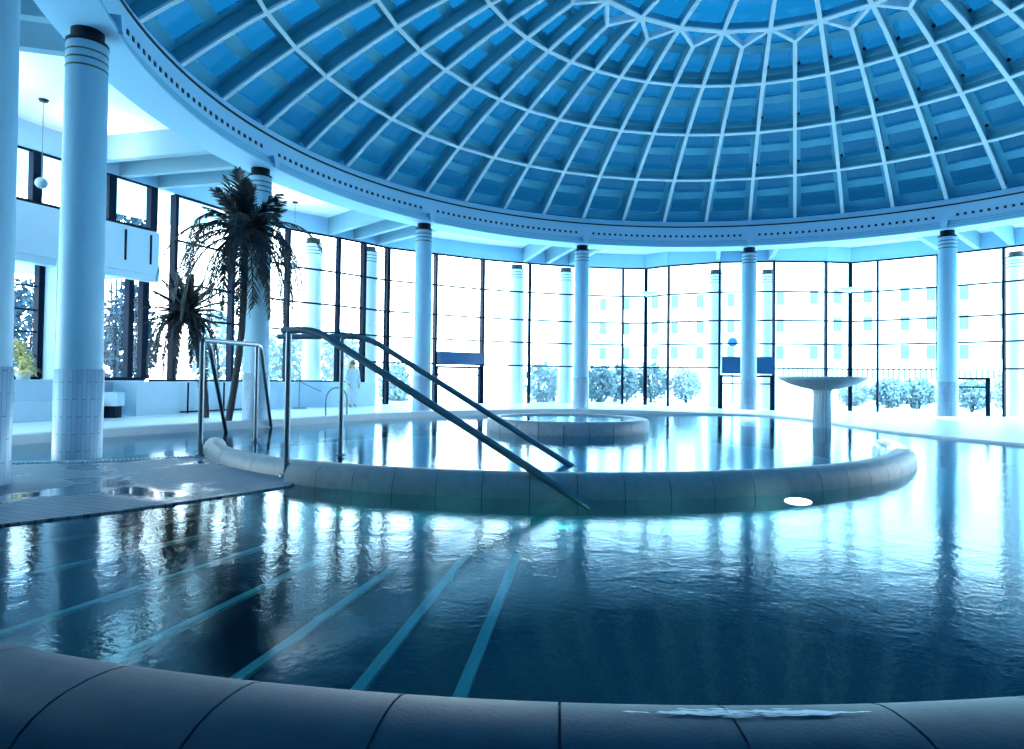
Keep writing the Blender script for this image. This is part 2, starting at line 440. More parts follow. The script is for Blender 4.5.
t = thing('column', 'foreground white column with tiled foot cut by the left edge', 'column', (AP.x, AP.y, .02), 'white columns around the pool')
column_parts(t, ZN, .02, .36, .33)
OC = [(-17.65, 6.02, 'pale outdoor column behind the glass, first one right of the tall palm'), (-16.52, 8.14, 'pale outdoor column behind the glass, second one right of the tall palm'),
      (-12.27, 14.0, 'pale outdoor column behind the glass, first one left of the whirlpool column'), (-10.33, 15.57, 'pale outdoor column behind the glass, just left of the whirlpool column'),
      (-3.52, 18.4, 'pale outdoor column left of the far doorway, behind the glass'), (-1.14, 19.1, 'pale outdoor column right of the far doorway, behind the glass'),
      (8.5, 17.6, 'pale outdoor column behind the glass at the right edge'), (6.9, 18.4, 'pale outdoor column behind the glass, hidden beside the right column')]
for x, y, lab in OC[:7]:
    t = thing('outdoor_column', lab, 'column', (x, y, 0), 'outdoor columns behind the glass')
    column_parts(t, 6.55, 0, .37, .34, tile=False, paint=OCOL)
    # the roof overhang rests on it
# ------------------------------------------------------------------ facade glazing
TZ = [1.95, 3.04, 4.10, 5.40]
def facade(name, pts, z0, z1, trans, mw=.09, md=.24, skip_base=None):
    e = sempty(name)
    for i, p in enumerate(pts):
        q = Vector(pts[max(0, i - 1)]); r = Vector(pts[min(len(pts) - 1, i + 1)]); d = (r - q).normalized(); n = Vector((-d.y, d.x)); p = Vector(p)
        mb = MB(); mb.beam(p - n * md / 2, p + n * md / 2, z0, z1, mw); mb.build('mullion', FRAME, e)
    for z in list(trans) + [z1]:
        mb = MB()
        for p, q in zip(pts[:-1], pts[1:]): mb.beam(p, q, z - .032, z + .032, .07)
        mb.build('transom', FRAME, e)
    mb = MB()
    for p, q in zip(pts[:-1], pts[1:]): mb.quad((*p, z0), (*q, z0), (*q, z1), (*p, z1))
    mb.build('pane', PANE, e)
    return e
ZD = .03
def zdeck(x): return .06 + .14 * min(1, max(0, (-2 - x) / 6))
w1 = facade('window_1', FP[1:6], 1.17, ZH, TZ[1:], .11, .24)
mb = MB()
for p, q in zip(FP[:5], FP[1:6]): mb.beam(p, q, 1.10, 1.18, .14)
mb.build('sill', FRAME, w1)
facade('window_2', FP[6:9], ZD, ZH, TZ, .10, .3)
facade('window_3', FP[9:13], ZD, ZH, TZ, .08, .22)
facade('window_4', FP[12:15], ZD, ZH, TZ, .07, .22)
facade('window_5', FP[15:18], ZD, ZH, TZ, .07, .22)
facade('window_6', FP[17:20], ZD, ZH, TZ, .07, .22)
facade('window_7', FP[20:25], ZD, ZH, TZ, .08, .2)
facade('window_8', FP[5:7], ZD, ZH, TZ, .10, .3)
facade('window_9', FP[8:10], ZD, ZH, TZ, .08, .22)
facade('window_10', FP[14:16], 1.95, ZH, TZ[1:], .07, .2)
facade('window_11', FP[19:21], 1.95, ZH, TZ[1:], .07, .2)
# gallery: upper window strip, parapet, windows below
GX = -17.36
gp = [(GX, y) for y in (-8.5, -7.4, -5.9, -4.42, -2.5, -1.25)]
facade('window_12', gp[1:], 5.50, ZH + .02, [5.53], .22, .2)
for nm, y0, y1 in (('window_13', -2.62, -1.18), ('window_14', -5.6, -4.02)):
    e = sempty(nm); x = GX - .35; mb = MB()
    for y, w_ in ((y0, .1), (y1, .2), (y1 - .45, .16) if nm == 'window_13' else (y0 + .7, .06)): mb.beam((x, y - w_ / 2), (x, y + w_ / 2), 1.18, 4.22, .2)
    for z in (1.18, 4.18): mb.beam((x, y0), (x, y1), z - .05, z + .05, .16)
    mb.build('frame', FRAME, e)
    if nm == 'window_14':
        mb = MB()
        for z in (1.75, 2.35, 2.9, 3.5): mb.beam((x, y0), (x, y1), z - .02, z + .02, .06)
        mb.build('glazing_bar', FRAME, e)
    mb = MB(); mb.quad((x, y0, 1.2), (x, y1, 1.2), (x, y1, 4.2), (x, y0, 4.2)); mb.build('pane', PANE, e)
mb = MB(); mb.beam((GX, -8.5), (GX, -1.1), 4.36, 5.46, .3)
par = struct(mb.build('wall_gallery', WHITE))
mb = MB()
for y in (-2.15, -1.38): mb.box((GX + .16, y, 4.92), (.03, .05, .85))
mb.build('slot', FRAME, par)
mb = MB(); mb.box((GX - 1.6, -4.8, 4.28), (3.6, 7.4, .16)); struct(mb.build('trim_90', WHITE))
mb = MB(); mb.box((GX + .02, -4.8, 4.12), (.3, 7.4, .22)); mb.build('soffit_edge', WHITE, par)
mb = MB(); mb.beam((GX - .35, -8.5), (GX - .35, -5.6), .2, 4.2, .2); mb.beam((GX - .35, -4.0), (GX - .35, -2.62), .2, 4.2, .2); mb.beam((GX - .35, -8.5), (GX - .35, -1.18), .2, 1.14, .24)
struct(mb.build('wall_left', WHITE))
mb = MB(); mb.box((GX - .05, -3.70, 2.2), (.5, .56, 4.0)); struct(mb.build('trim_91', WHITE))
# low white wall below the sill
mb = MB()
lw = [(-16.75, -2.25), (-16.75, 1.7), (-16.7, 4.1), (-15.95, 5.95), (-15.6, 7.1)]
for p, q in zip(lw[:-1], lw[1:]): mb.beam(p, q, .2, 1.12, .5)
mb.box((-17.15, -1.96, .655), (.72, .5, .91))
struct(mb.build('wall_low', WHITE))
mb = MB(); mb.box((-16.9, -5.0, .68), (.5, 3.0, .96)); mb.box((-16.4, -5.0, .42), (.6, 3.0, .44)); struct(mb.build('wall_step', WHITE))
q = px(110, 408, 16.8)
t = thing('bench', 'small white block bench between the tiled column and low wall', 'bench', (q.x, q.y, .2))
mb = MB(); mb.box((q.x, q.y, .675), (.5, .5, .35), .6); mb.build('seat', WHITE, t)
mb = MB(); mb.box((q.x, q.y, .35), (.4, .4, .30), .6); mb.build('plinth', FRAME, t)

# ------------------------------------------------------------------ doors
def door(name, p, q, ztop, panel=None, glass_=True):
    e = sempty(name); p = Vector(p); q = Vector(q); d = (q - p).normalized(); n = Vector((d.y, -d.x))
    for c in (p + d * .07, q - d * .07):
        mb = MB(); mb.beam(c - d * .07, c + d * .07, ZD, ztop, .2); mb.build('jamb', FRAME, e)
    mb = MB(); mb.beam(p, q, ztop - .09, ztop, .2); mb.build('head', FRAME, e)
    mb = MB(); mb.beam(p + d * .15, q - d * .15, ztop - .42, ztop - .36, .08); mb.build('leaf_rail', FRAME, e)
    if panel:
        mb = MB(); mb.beam(p + d * .10 + n * .2, q - d * .04 + n * .2, panel[0], panel[1], .4); mb.build('header_panel', PANEL, e)
    mb = MB(); mb.quad((*p, ZD), (*q, ZD), (*q, ztop), (*p, ztop)); mb.build('pane', PANE, e)
door('door_1', (-14.30, 9.72), (-12.95, 11.35), 1.9, (1.98, 2.5)) if False else None
door('door_1', FP[7], FP[8], 1.86, (1.96, 2.48))
door('door_2', FP[14], FP[15], 1.62, (1.68, 2.44))
pd = [Vector(FP[19]), Vector(FP[20])]
door('door_3', FP[19], tuple(pd[0].lerp(pd[1], .80)), 1.60)

# ------------------------------------------------------------------ pool, deck, curbs
FC, FR = (-3.51, -4.59), 8.31                  # front curb: centre and inner radius
IC, IR = (-4.88, -1.67), 6.81                  # inner curb: centre and outer radius
out_ = [(-13.1, -7.2), (-13.1, -5.7), (-13.1, -4.3), (-12.7, -2.9), (-12.35, -1.3), (-12.25, .8), (-11.9, 3), (-11.2, 4.9), (-9.8, 7.4), (-7.5, 9.8), (-4.6, 11.6), (-1.7, 12.3), (-.2, 11.2), (.9, 9.0), (1.6, 6.9),
        (2.13, 5.5), (2.75, 4.35), (3.46, 3.41), (4.55, 2.35), (5.4, .9), (5.4, -2.2)]
def fcirc(a, r): return (FC[0] + r * math.sin(a), FC[1] - r * math.cos(a))
for i in range(0, 25):
    a = math.radians(88 - (88 + 34) * i / 24); out_.append(fcirc(a, FR + .75))
out_ += [(-9.6, -11.3), (-11.4, -9.9), (-12.6, -8.6)]
def smooth_loop(P, it=2):
    for _ in range(it):
        Q = []
        for i in range(len(P)):
            a, b = P[i], P[(i + 1) % len(P)]
            Q += [lerp(a, b, .25), lerp(a, b, .75)]
        P = Q
    return P
OUT = smooth_loop(out_)
CEN = (-4.0, -2.5)
mb = MB(); n = len(OUT); vsd = []
for p in OUT:
    d = (Vector(p) - Vector(CEN)).normalized()
    z_ = zdeck(p[0]); vsd += [(p[0], p[1], -.8), (p[0], p[1], z_ - .03), (p[0] + d.x * .03, p[1] + d.y * .03, z_), (p[0] + d.x * 14, p[1] + d.y * 14, z_)]
fs = []
for i in range(n):
    j = (i + 1) % n
    for k in range(3): fs.append((4 * i + k, 4 * i + k + 1, 4 * j + k + 1, 4 * j + k))
mb.add(vsd, fs); struct(mb.build('floor', DECK))
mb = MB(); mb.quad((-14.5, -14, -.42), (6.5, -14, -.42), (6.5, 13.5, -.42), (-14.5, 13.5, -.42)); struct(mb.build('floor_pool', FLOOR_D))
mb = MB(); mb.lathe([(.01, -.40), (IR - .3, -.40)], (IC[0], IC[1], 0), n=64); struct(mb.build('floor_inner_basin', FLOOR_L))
mb = MB(); mb.add([(p[0], p[1], 0) for p in OUT], [tuple(reversed(range(n)))])
tag(mb.build('pool_water', WATER), 'rippling blue pool water reflecting the windows', 'water', kind='stuff')
# stripes on the pool floor
SX = [((-.547, -.826), (-.490, -.614)), ((-.462, -.873), (-.438, -.643)), ((-.369, -.924), (-.377, -.728)), ((-.289, -.919), (-.308, -.792)), ((-.223, -.910), (-.248, -.783)), ((-.169, -.900), (-.215, -.732)), ((-.127, -.889), (-.185, -.697))]
fl = bpy.data.objects['floor_pool']
for (a, b) in SX:
    a = Vector(a) * S; b = Vector(b) * S; d = (b - a).normalized(); a = a - d * .5; b = b + d * .5
    mb = MB(); mb.beam(a, b, -.415, -.39, .075); mb.build('floor_stripe', STRIPE, fl)
def curb(name, label, cen, prof, a0, a1, step, seg=6, front=False):
    t = thing(name, label, 'curb', (cen[0], cen[1], 0)); k = 0; a = a0; gap = .0035
    while a < a1 - 1e-6:
        b = min(a + step, a1); mb = MB(); pr = prof
        aa, bb = math.radians(a) + gap / 6, math.radians(b) - gap / 6
        mb.lathe(pr, (cen[0], cen[1], 0), n=seg, a0=PI - bb, a1=PI - aa, smooth=True, closed=True)
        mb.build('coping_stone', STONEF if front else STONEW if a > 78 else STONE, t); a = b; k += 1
    mb = MB(); r0_ = min(q[0] for q in prof); r1_ = max(q[0] for q in prof); z1 = max(q[1] for q in prof)
    ins = [( (r - (r0_ + r1_) / 2) * .985 + (r0_ + r1_) / 2, z - .012 if z > 0 else z) for r, z in prof]
    mb.lathe(ins, (cen[0], cen[1], 0), n=64, a0=PI - math.radians(a1) + .004, a1=PI - math.radians(a0) - .004, closed=True)
    mb.build('joint_mortar', pbrj, t); return t
pbrj = pbr('joint_dark', (.05, .075, .09), .8)
def roll(r_in, r_out, h, zb=-.3, n=14, p=2.3):
    c, hw = (r_in + r_out) / 2, (r_out - r_in) / 2; P = [(r_in, zb)]
    for i in range(n + 1):
        th = PI - PI * i / n; x, y = math.cos(th), math.sin(th)
        P.append((c + hw * math.copysign(abs(x) ** (2 / p), x), h * abs(y) ** (2 / p)))
    P.append((r_out, zb)); return P
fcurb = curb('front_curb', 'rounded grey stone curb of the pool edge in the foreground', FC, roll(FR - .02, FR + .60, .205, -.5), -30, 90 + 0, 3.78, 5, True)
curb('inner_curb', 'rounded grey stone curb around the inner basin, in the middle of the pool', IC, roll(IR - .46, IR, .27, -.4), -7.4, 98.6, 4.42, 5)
curb('inner_curb', 'lower grey stone curb left of the handrail post, set back from the round one', IC, roll(IR - .66, IR - .28, .22, -.4), -46, -7.8, 9.6, 10)
mb = MB(); mb.lathe([(IR - .2, -.16), (IR + .75, -.20), (IR + .8, -.42)], (IC[0], IC[1], 0), n=64, a0=PI - math.radians(95), a1=PI + math.radians(9)); struct(mb.build('floor_ledge', FLOOR_T))
for d_ in (2, 12, 22, 32, 42, 54):  # unseen teal lights added to make the water by the curb glow
    a_ = math.radians(d_); light('teal_fill', 'POINT', (IC[0] + (IR + .5) * math.sin(a_), IC[1] - (IR + .5) * math.cos(a_), -.14), .9, (.55, 1.0, .88), .08)
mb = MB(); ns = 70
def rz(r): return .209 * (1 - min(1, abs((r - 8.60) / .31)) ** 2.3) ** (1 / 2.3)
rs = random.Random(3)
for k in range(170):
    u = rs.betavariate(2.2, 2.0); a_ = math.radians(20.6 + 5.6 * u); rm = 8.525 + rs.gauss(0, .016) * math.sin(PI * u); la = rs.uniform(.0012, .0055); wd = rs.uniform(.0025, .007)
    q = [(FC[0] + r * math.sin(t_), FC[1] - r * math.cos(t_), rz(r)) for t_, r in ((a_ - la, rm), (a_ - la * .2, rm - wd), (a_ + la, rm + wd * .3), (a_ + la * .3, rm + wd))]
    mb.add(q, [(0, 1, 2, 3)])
sp_ = mb.build('wet_sheen', SHEEN, fcurb)  # sheen of whitish water on the curb, drawn as white slivers
# tiled shelf with A column
mb = MB()
SH = [(-6.55, -12.2), (-6.24, -11.22), (-5.9, -10.4), (-5.65, -9.4), (-5.5, -8.6), (-5.75, -8.05), (-7.0, -7.75), (-8.76, -6.98), (-9.51, -8.09), (-10.5, -8.86), (-12.2, -9.6), (-9.0, -12.6)]
mb.add([(x, y, -.05) for x, y in SH] + [(x, y, .018) for x, y in SH], [tuple(range(12, 24))] + [(i, (i + 1) % 12, 12 + (i + 1) % 12, 12 + i) for i in range(12)])
struct(mb.build('floor_shelf', SHELF))
mb = MB()
for p, q in (((-8.76, -6.98), (-9.51, -8.09)), ((-9.51, -8.09), (-10.5, -8.86)), ((-10.5, -8.86), (-12.2, -9.6))): 
    p = Vector(p); q = Vector(q); L = (q - p).length; m_ = int(L / .055)
    for i in range(m_):
        c = p.lerp(q, (i + .5) / m_); d = (q - p).normalized(); nn = Vector((-d.y, d.x)); mb.beam(c - nn * .07, c + nn * .07, .0, .032, .03)
mb.build('drain_grate', GRATE, bpy.data.objects['floor_shelf'])
# whirlpool
JC = (-5.5, 1.65)
t = thing('whirlpool', 'round raised whirlpool with a grey tiled wall inside the inner basin', 'whirlpool', (JC[0], JC[1], 0))
nst = 22
for i in range(nst):
    a0, a1 = 2 * PI * i / nst + .004, 2 * PI * (i + 1) / nst - .004
    mb = MB(); mb.lathe([(1.75, -.3), (1.75, .26), (1.80, .32), (2.05, .32), (2.12, .26), (2.12, -.3)], (JC[0], JC[1], 0), n=4, a0=a0, a1=a1, closed=True); mb.build('wall_stone', STONE, t)
mb = MB(); mb.lathe([(1.77, -.3), (1.77, .24), (2.10, .24), (2.10, -.3)], (JC[0], JC[1], 0), n=64, closed=True); mb.build('joint_mortar', pbrj, t)
mb = MB(); mb.lathe([(.01, .28), (1.77, .28)], (JC[0], JC[1], 0), n=48); mb.build('water', WATER, t)
mb = MB(); mb.lathe([(.01, .05), (1.77, .05)], (JC[0], JC[1], 0), n=48); mb.build('basin_floor', FLOOR_L, t)

# ------------------------------------------------------------------ fountain
FX, FY = .79, 6.07
t = thing('fountain', 'tall mushroom-shaped fountain bowl on a fluted pedestal in the pool', 'fountain', (FX, FY, 0))
mb = MB(); mb.lathe([(.05, 1.10), (.26, 1.10), (.55, 1.16), (.90, 1.27), (1.16, 1.40), (1.24, 1.47), (1.21, 1.49), (1.0, 1.44), (.6, 1.36), (0.02, 1.34)], (FX, FY, 0), n=56); mb.build('bowl', FOUNT, t)
mb = MB()
nfl = 20; vs_ = []
for z, r in ((-.4, .25), (0, .25), (1.0, .24), (1.16, .29)):
    for i in range(nfl * 4):
        a = 2 * PI * i / (nfl * 4); rr_ = r * (1 - .07 * (1 if i % 4 in (1, 2) else 0)); vs_.append((FX + rr_ * math.cos(a), FY + rr_ * math.sin(a), z))
m_ = nfl * 4
mb.add(vs_, [(k * m_ + i, k * m_ + (i + 1) % m_, (k + 1) * m_ + (i + 1) % m_, (k + 1) * m_ + i) for k in range(3) for i in range(m_)]); mb.build('pedestal', FOUNT, t)
mb = MB(); mb.lathe([(.01, 1.44), (1.08, 1.45)], (FX, FY, 0), n=48); mb.build('water', WATER, t)

# ------------------------------------------------------------------ handrails
def bend(pts, r=.18, n=6):
    P = [Vector(p) for p in pts]; R = [P[0]]
    for i in range(1, len(P) - 1):
        a = (P[i - 1] - P[i]); b = (P[i + 1] - P[i]); ra = min(r, a.length * .45, b.length * .45)
        s, e = P[i] + a.normalized() * ra, P[i] + b.normalized() * ra
        for k in range(n + 1):
            u = k / n; R.append(s * (1 - u) ** 2 + P[i] * 2 * u * (1 - u) + e * u * u)
    R.append(P[-1]); return R
def rail(label, post, end, ztop, back, fwd, rp=.038, rr_=.046):
    post = Vector((*post, 0)); end = Vector((*end, 0)); d = (end - post); d.z = 0; d.normalize()
    kn = post + d * fwd + Vector((0, 0, ztop)); end = end + (end - kn) * .035
    t = thing('handrail', label, 'handrail', tuple(post), 'handrails of the pool steps')
    mb = MB(); mb.tube([post + Vector((0, 0, -.3)), post + Vector((0, 0, ztop))], rp, 14); mb.build('post', STEEL, t)
    mb = MB(); mb.lathe([(.0, .03), (.09, .03), (.09, 0.0)], (post.x, post.y, .02), n=20); mb.build('base_flange', STEEL, t)
    top = Vector((0, 0, ztop)); mb = MB(); mb.tube(bend([post - d * back + top, post + d * fwd + top, end], .30), rr_, 14); mb.build('rail', STEEL, t)
    return t
rail('long steel handrail in front, sloping down over the round curb', (-6.03, -8.07), (-2.10, -7.98), 1.90, .1, .42)
rail('second long steel handrail behind it, sloping into the inner basin', (-6.85, -5.94), (-3.16, -5.17), 1.97, 1.15, .42)
t = rail('shorter steel handrail at the left, by the tiled shelf', (-8.79, -6.96), (-12.21, -3.24), 1.86, .03, 1.0, .04, .04)
rail('far steel handrail at the left, beyond the tiled shelf', (-10.03, -4.55), (-12.48, -1.54), 1.93, .03, .8, .04, .04)
mb = MB(); mb.tube([(-8.79, -6.96, 1.87), (-10.03, -4.55, 1.94)], .042, 12); mb.build('cross_bar', STEEL, t)
t = thing('grab_rail', 'small arched steel grab rail of the far pool ladder', 'grab rail', (-12.2, .7, .1))
def arch(x0, y0, x1, y1, z0, z1, n=12):
    P = [(x0, y0, z0)]
    for i in range(n + 1):
        th = PI * i / n; u = .5 - .5 * math.cos(th); P.append((x0 + (x1 - x0) * u, y0 + (y1 - y0) * u, z1 - .35 + .35 * math.sin(th)))
    P.append((x1, y1, z0)); return P
mb = MB(); mb.tube(arch(-12.45, .55, -12.25, 1.25, -.2, 1.0), .025, 8); mb.build('rail', STEEL, t)
c = px(299, 407, 22.6); sx_, sy_ = c.x, c.y
t = thing('pole_stand', 'slim pole stand with a slanted arm by the low wall, right of the palms', 'stand', (sx_, sy_, .2))
mb = MB(); mb.tube([(sx_, sy_, .2), (sx_, sy_, 1.15)], .02, 8); mb.build('pole', STEEL, t)
mb = MB(); mb.lathe([(.0, .06), (.24, .05), (.26, 0)], (sx_, sy_, .2), n=20); mb.build('base', BEAMM, t)
mb = MB(); mb.tube([(sx_, sy_, 1.14), (sx_ + .55, sy_ + .45, .8)], .016, 8); mb.build('arm', STEEL, t)
t = thing('wall_rail', 'low dark rail of thin posts against the white wall under the small palm', 'rail', (-16.3, -.3, .2))
for y in (-.75, -.35, .55):
    mb = MB(); mb.tube([(-16.35, y, .2), (-16.35, y, 1.1)], .025, 8); mb.build('post', FRAME, t)
mb = MB(); mb.tube([(-16.35, -1.0, .25), (-16.35, 1.6, .25)], .02, 8); mb.build('foot_bar', FRAME, t)
# underwater lamp on the inner curb
t = thing('pool_lamp', 'glowing oval underwater lamp at the foot of the inner curb', 'lamp', (.06, -6.84, -.05))
c = px(798, 500, 7.19)
t.location = (c.x, c.y, -.05)
mb = MB(); mb.ball((c.x, c.y, -.005), .145, 20, 8, (1.0, 1.0, .25)); mb.build('lens', POOLL, t)

# ------------------------------------------------------------------ palms
def palm(label, base, crown, nf, L, droop, spiky):
    t = thing('palm', label, 'palm', base, 'palms on the left deck'); base = Vector(base); crown = Vector(crown)
    mb = MB(); pts = []; rads = []
    for i in range(15):
        u = i / 14; p = base.lerp(crown, u); p += Vector((.10 * math.sin(u * PI), .06 * math.sin(u * PI), 0)); pts.append(p); rads.append(.08 - .012 * u + (.008 if i % 2 else 0))
    mb.tube(pts, rads, 12); mb.build('trunk', TRUNK, t)
    mb = MB(); mb.ball(crown, .2, 12, 8, (1, 1, 1.5)); mb.build('crown_heart', TRUNK, t)
    for k in range(nf):
        u = (k + .5) / nf; az = k * 2.399963 + random.uniform(-.2, .2)
        if spiky:
            if u < .72: el = 1.45 - 2.0 * u / .72; ln = L * random.uniform(.9, 1.1); dr = .5
            else: el = random.uniform(-.2, .3); ln = L * random.uniform(1.7, 2.5); dr = 5.5
        else:
            if u < .3: el = random.uniform(.75, 1.5); ln = L * random.uniform(.40, .55); dr = .7
            else: el = .95 - 1.3 * (u - .3) / .7 + random.uniform(-.1, .1); ln = L * random.uniform(.75, 1.08); dr = droop
        mb = MB(); n = 24; p = crown.copy(); d = Vector((math.cos(az) * math.cos(el), math.sin(az) * math.cos(el), math.sin(el))); P = [p.copy()]
        for i in range(n):
            d = d + Vector((0, 0, -dr * (.5 + i / n) / n)); d.normalize(); p = p + d * ln / n; P.append(p.copy())
        mb.tube(P, [.022 * (1 - .85 * i / n) + .003 for i in range(n + 1)], 5)
        for i in range(2, n + 1):
            t_ = (P[min(i + 1, n)] - P[i - 1]).normalized(); sd = t_.cross(Vector((0, 0, 1)))
            if sd.length < .05: sd = Vector((math.sin(az), -math.cos(az), 0))
            sd.normalize(); nn = sd.cross(t_); q = i / n
            ll = (.40 if not spiky else .22) * math.sin(PI * min(1, .14 + q * .84)) ** .6 * min(1, ln / 1.6) + .05
            for s in (-1, 1):
                for h in (0, .5):
                    o = P[i - 1].lerp(P[i], h + random.uniform(-.1, .1))
                    e = o + (sd * s * random.uniform(.45, .75) + t_ * .75 + nn * random.uniform(-.1, .2) + Vector((0, 0, -.35))).normalized() * ll * random.uniform(.8, 1.1)
                    m1 = o.lerp(e, .5) + Vector((0, 0, .02)); wv = t_ * .020
                    mb.add([o - wv, o + wv, m1 + wv * 1.1, e, m1 - wv * 1.1], [(0, 1, 2, 3, 4)])
        mb.build('frond', PALM, t)
b1, c1, b2, c2 = px(228.5, 420, 16.2), px(245, 234, 15.45), px(206, 418, 17.2), px(187, 313, 16.9)
palm('tall dark palm with drooping fronds standing on the left deck', (b1.x, b1.y, .2), c1, 42, 2.85, 3.9, False)
palm('shorter spiky dark palm left of the tall one', (b2.x, b2.y, .2), c2, 50, 1.0, 1.7, True)

# ------------------------------------------------------------------ lamps
def pendant(label, x, y, ztop, zglobe, r, gm):
    t = thing('pendant_lamp', label, 'lamp', (x, y, zglobe))
    mb = MB(); mb.tube([(x, y, zglobe + r), (x, y, ztop)], .008, 6); mb.build('cord', STEEL, t)
    mb = MB(); mb.lathe([(0, 0), (.10, 0), (.08, -.05), (0, -.05)], (x, y, ztop), n=16); mb.build('ceiling_rose', BLACK, t)
    mb = MB(); mb.ball((x, y, zglobe), r, 20, 12); mb.build('globe', gm, t)
    mb = MB(); mb.ball((x, y, zglobe), r * .4, 10, 6); mb.build('bulb', LAMPW, t)
GLOBEW = pbr('ribbed_globe', (.30, .42, .50), .25, noise=.35, nscale=30, bump=.5, bscale=60)
p = px(41.5, 183, 14.6); pendant('glass globe pendant on a long cord near the left edge', p.x, p.y, ZCE, p.z, .125, GLOBEW)
p = px(294, 266, 22.9); pendant('pale globe pendant on a long cord right of the tall palm', p.x, p.y, ZCE, p.z, .12, SHADE)
def uplight(label, xp, yp, mull, r):
    m_ = Vector((*mull, 0)); inw = (Vector((0, 0, 0)) - m_).normalized(); c = m_ + inw * .75; z = 5.45
    t = thing('uplight', label, 'lamp', (c.x, c.y, z))
    mb = MB(); mb.lathe([(.02, -.10), (r * .5, -.08), (r * .95, .0), (r, .06), (r * .9, .05), (.02, 0)], (c.x, c.y, z), n=28); mb.build('dish', SHADE, t)
    mb = MB(); mb.tube([(c.x, c.y, z - .05), (m_.x + inw.x * .1, m_.y + inw.y * .1, z - .05)], .03, 8); mb.build('arm', SHADE, t)
    mb = MB(); mb.lathe([(.01, .035), (r * .6, .035)], (c.x, c.y, z), n=20); mb.build('bulb', LAMPW, t)
    return c, z
LP = [uplight('white dish uplight on the glazing left of the far doorway', 0, 0, FP[12], .42), uplight('white dish uplight on the glazing above the fountain', 0, 0, FP[17], .5)]
t = thing('shade_lamp', 'black shaded lamp with a glowing underside behind the gallery glass', 'lamp', (-18.1, -4.0, 6.2))
c = px(57, 178.5, 20.6)
mb = MB(); mb.lathe([(.02, .16), (.12, .15), (.34, .02), (.32, 0), (.02, .06)], tuple(c), n=24); mb.build('shade', BLACK, t)
mb = MB(); mb.lathe([(.02, .03), (.26, .0)], tuple(c), n=20); mb.build('bulb', WARM, t)
mb = MB(); mb.tube([(c.x, c.y, c.z + .15), (c.x, c.y, ZCE)], .01, 6); mb.build('cord', BLACK, t)
for x, y, e, c_ in ((-15.6, -3.9, 22, (1.0, .80, .62)), (-15.2, -7.2, 22, (1.0, .80, .62)), (-15.6, 2.6, 25, (1.0, .92, .85))):
    light('gallery_uplight', 'AREA', (x, y, 6.5), e, c_, .5, (PI, 0, 0))

# ------------------------------------------------------------------ potted yellow plant
yp = px(23, 379, 15.55); ZW = 1.16
t = thing('potted_plant', 'yellow-leaved potted plant on the white wall beside the foreground column at the left edge', 'plant', (yp.x, yp.y, ZW))
mb = MB(); mb.lathe([(.0, 0), (.13, 0), (.18, .22), (.16, .22), (0, .2)], (yp.x, yp.y, ZW), n=20); mb.build('pot', POTM, t)
mb = MB()
for i in range(420):
    u = random.random(); c = Vector((yp.x, yp.y, ZW + .16 + .80 * u)); q = (.30 - .18 * u); th = random.uniform(0, 2 * PI)
    o = c + Vector((math.cos(th) * q * random.random(), math.sin(th) * q * random.random(), 0)) + Vector(r0) * (.10 - .26 * u)
    e = o + Vector((math.cos(th) * .10, math.sin(th) * .10, random.uniform(-.12, .04))); sd = Vector((-math.sin(th), math.cos(th), 0)) * .035
    mb.add([o, o.lerp(e, .5) + sd, e, o.lerp(e, .5) - sd], [(0, 1, 2, 3)])
mb.build('foliage', YELLOW, t)
mb = MB(); mb.tube([(yp.x, yp.y, ZW + .15), (yp.x - .12 * r0.x, yp.y - .12 * r0.y, ZW + .85)], .015, 6); mb.build('stem', TRUNK, t)

# ------------------------------------------------------------------ person
PX, PY = px(352, 407, 24.0)[:2]; PZ = .19
pdir = math.atan2(CY - PY, -PX) + .5
t = thing('person', 'person in a pale bathrobe standing by the low wall at the glazing', 'person', (PX, PY, PZ))
def local(x, y, z):                         # x right, y forward
    f = Vector((math.cos(pdir), math.sin(pdir), 0)); r_ = Vector((math.sin(pdir), -math.cos(pdir), 0)); return Vector((PX, PY, PZ)) + r_ * x + f * y + Vector((0, 0, z))
V = [(0, 0, .92), (0, .01, 1.12), (0, .0, 1.34), (0, .01, 1.44), (0, .02, 1.53), (0, .03, 1.63)]; E_ = [(i, i + 1) for i in range(5)]; Rr = [.13, .12, .13, .055, .085, .075]
for s in (-1, 1):
    b = len(V); V += [(s * .10, 0, .86), (s * .10, .03, .48), (s * .10, -.01, .09), (s * .11, .13, .035)]; Rr += [.095, .065, .042, .035]; E_ += [(0, b), (b, b + 1), (b + 1, b + 2), (b + 2, b + 3)]
    b = len(V); V += [(s * .18, 0, 1.37), (s * .23, -.02, 1.08), (s * .20, .12, .86), (s * .19, .15, .79)]; Rr += [.06, .043, .03, .028]; E_ += [(2, b), (b, b + 1), (b + 1, b + 2), (b + 2, b + 3)]
    for f in range(5):
        g = len(V); o = (f - 2) * .016; ln = (.05, .075, .08, .075, .055)[f]
        V += [(s * (.19 - .01 * (f == 0)), .15 + o, .77), (s * .185, .165 + o + (.03 if f == 0 else 0), .77 - ln * .6), (s * .175, .17 + o + (.04 if f == 0 else 0), .77 - ln)]; Rr += [.009, .009, .007]; E_ += [(b + 3, g), (g, g + 1), (g + 1, g + 2)]
me = bpy.data.meshes.new('body'); me.from_pydata([tuple(local(*v) - Vector((PX, PY, PZ))) for v in V], E_, []); bo = bpy.data.objects.new('body', me); COL.objects.link(bo)
sk = bo.modifiers.new('skin', 'SKIN')
for i, r_ in enumerate(Rr): me.skin_vertices[0].data[i].radius = (r_, r_)
me.skin_vertices[0].data[0].use_root = True
bo.modifiers.new('sub', 'SUBSURF').levels = 1; bo.modifiers['sub'].render_levels = 2; me.materials.append(SKIN); bo.parent = t
mb = MB()
